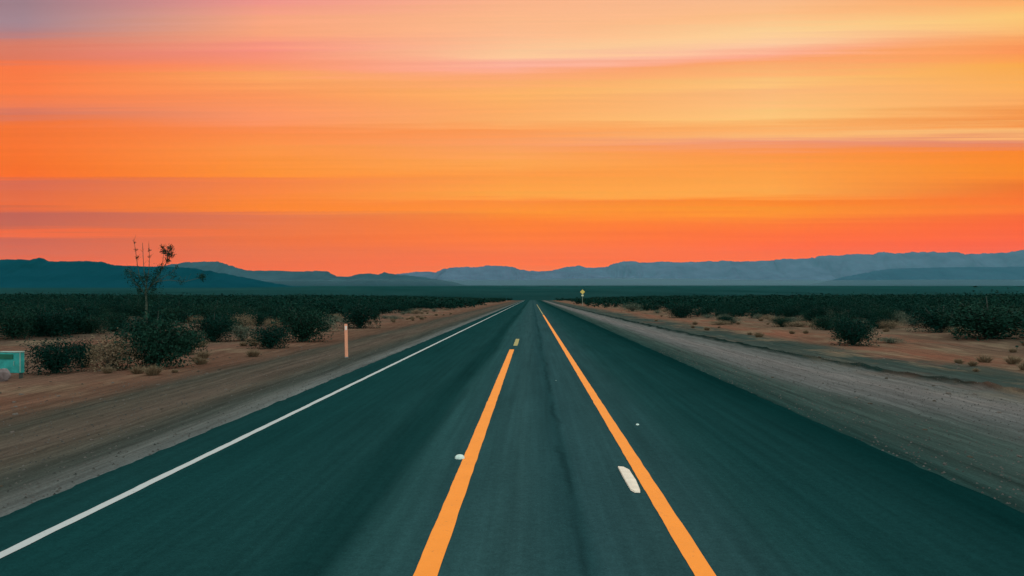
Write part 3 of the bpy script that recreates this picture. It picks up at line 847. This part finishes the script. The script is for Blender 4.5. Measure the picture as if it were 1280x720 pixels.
# ------------------------------------------------------------------ yellow warning sign far right
def warning_sign():
    Y = 178.0
    X = (728 - VX) / F * Y; Z = gz(X, Y)
    root = empty('warning_sign', (X, Y, Z))
    tag(root, 'small yellow diamond road sign on a post at the far right roadside', 'road sign')
    top = EYE + (HZ - 361.5) / F * Y - Z
    b_ = MB(); b_.box((0, .03, (top - .1) / 2 - .1), (.10, .07, top + .1), .01)
    b_.build('post', simple('weathered_sign_post', (.22, .2, .16, 1), .8, .2), root)
    s_ = .62; c = top - s_
    yel = simple('yellow_sign_face', (.70, .42, .10, 1), .5, .3, .06)
    def diamond(sz, y0, th):
        q = []
        e = .08 * sz
        for (u, v_) in ((0, -1), (1, 0), (0, 1), (-1, 0)):
            t1 = (-v_, u)
            q.append((u * (sz - e) - t1[0] * e, v_ * (sz - e) - t1[1] * e)); q.append((u * (sz - e) + t1[0] * e, v_ * (sz - e) + t1[1] * e))
        V = [(a, y0, c + b) for a, b in q] + [(a, y0 + th, c + b) for a, b in q]
        Fc = [tuple(range(7, -1, -1))[::-1], tuple(range(15, 7, -1))] + [(i, (i + 1) % 8, 8 + (i + 1) % 8, 8 + i) for i in range(8)]
        return V, Fc
    V, Fc = diamond(s_, -.02, .006); mesh_obj('border', V, Fc, simple('dark_sign_border', (.03, .03, .025, 1), .6, .2), root)
    V, Fc = diamond(s_ * .93, -.026, .004); mesh_obj('sign_panel', V, Fc, yel, root)
    b_ = MB(); b_.box((0, -.024, c - s_ - .22), (.5, .006, .36), .002)
    b_.build('sign_plate', simple('pale_sign_plate', (.62, .50, .34, 1), .5, .3, .06), root)
warning_sign()

# ------------------------------------------------------------------ teal cabinet and pale boulder at the left edge
def cabinet():
    X, Y, Z = spot(3, 468)
    root = empty('utility_cabinet', (X, Y, Z), R(-6))
    tag(root, 'teal metal cabinet with a dark green lid at the left edge of the photo', 'cabinet')
    u = Y / F
    teal = simple('teal_cabinet_paint', (.025, .22, .20, 1), .6, .2, .3, 5)
    green = simple('dark_green_lid_paint', (.008, .075, .045, 1), .6, .2, .15, 5)
    rim = simple('pale_rim', (.22, .25, .22, 1), .6, .2, .15)
    W = 30 * u; H = 26 * u
    b_ = MB(); b_.box((0, 0, .16 + H / 2), (W, .14, H), .01); b_.build('cabinet_body', teal, root)
    b_ = MB(); b_.box((-.09, -.08, .16 + H * .80), (W * .62, .02, H * .24), .004); b_.build('lid', green, root)
    b_ = MB(); b_.box((W / 2 - .012, -.074, .16 + H / 2), (.03, .012, H * .94), .003); b_.box((0.0, 0, .16 + H + .012), (W + .02, .16, .022), .005); b_.build('rim', rim, root)
    for sx in (-1, 1):
        b_ = MB(); b_.box((sx * (W / 2 - .05), 0, .04), (.05, .10, .26), .004); b_.build('leg', wood, root)
    hd = MB(); hd.tube([(W * .22, -.07, .16 + H * .38), (W * .22, -.10, .16 + H * .38), (W * .22, -.10, .16 + H * .58), (W * .22, -.07, .16 + H * .58)], .007, 6); hd.build('handle', rim, root)
    me = rock_mesh(55, simple('pale_boulder', alb(112, 100, 96), .9, .1, .25, 3, .3))
    o = bpy.data.objects.new('boulder', me); C.objects.link(o)
    X2, Y2, Z2 = spot(-9, 472)
    o.location = (X2, Y2, Z2 + .14); o.scale = (.34, .30, .62); o.rotation_euler = (0, 0, 1)
    tag(o, 'pale pinkish rounded boulder in front of the teal cabinet', 'boulder')
cabinet()

# ------------------------------------------------------------------ things on the pavement
def road_bits():
    def rp(px, py):
        Y = EYE / ((py - 371) / F); return (px - VX) / F * Y, Y, float(base_z(Y))
    # pale scrap beside the right yellow line
    A = [(772, 584), (779, 585), (786.5, 588), (790, 594), (795, 602), (800, 613), (800, 616), (793, 616), (788, 613), (782, 603), (777, 594)]
    pts = [rp(*q) for q in A]
    cx = sum(p[0] for p in pts) / len(pts); cy = sum(p[1] for p in pts) / len(pts); cz = float(base_z(cy))
    m = simple('worn_white_marking', (.70, .47, .38, 1), .6, .1, .16, 7, .2)
    n = len(pts)
    V = [(p[0] - cx, p[1] - cy, p[2] - cz + .001) for p in pts] + [((p[0] - cx) * .94, (p[1] - cy) * .97, p[2] - cz + .016 + .004 * math.sin(i * 2.1)) for i, p in enumerate(pts)]
    Fc = [tuple(range(n, 2 * n))[::-1]] + [(i, n + i, n + (i + 1) % n, (i + 1) % n) for i in range(n)]
    V.append((0, 0, .022)); Fc = [(n + i, 2 * n, n + (i + 1) % n) for i in range(n)] + Fc[1:]
    o = mesh_obj('road_debris', V, Fc, m); o.location = (cx, cy, cz + .004)
    tag(o, 'long thin whitish scrap lying beside the right yellow line', 'road debris')
    # domed white raised marker at the left line
    def dome(px, py, rad, label, mat, h=.022):
        X, Y, Z = rp(px, py)
        V = []; Fc = []; ns = 20; lv = [(1.0, 0), (.93, .45), (.72, .80), (.40, .97)]
        for s_, hh in lv:
            for k in range(ns):
                a = 2 * math.pi * k / ns; V.append((rad * s_ * math.cos(a), rad * s_ * math.sin(a), hh * h))
        V.append((0, 0, h))
        for j in range(3):
            for k in range(ns): Fc.append((j * ns + k, j * ns + (k + 1) % ns, j * ns + ns + (k + 1) % ns, j * ns + ns + k))
        for k in range(ns): Fc.append((3 * ns + k, 3 * ns + (k + 1) % ns, 4 * ns))
        o_ = mesh_obj('raised_marker', V, Fc, mat, smooth=True); o_.location = (X, Y, Z + .003)
        tag(o_, label, 'road marker')
    wm = simple('ceramic_white', (.52, .50, .45, 1), .5, .3, .25, 14)
    dome(574.5, 574, .062, 'round whitish raised marker beside the left yellow line', wm, .045)
    dome(796.5, 531, .026, 'tiny pale raised marker right of the right yellow line', wm, .02)
    dome(695, 476, .022, 'tiny grey raised marker between the two yellow lines', simple('ceramic_grey', (.12, .15, .14, 1), .6, .2), .012)
road_bits()
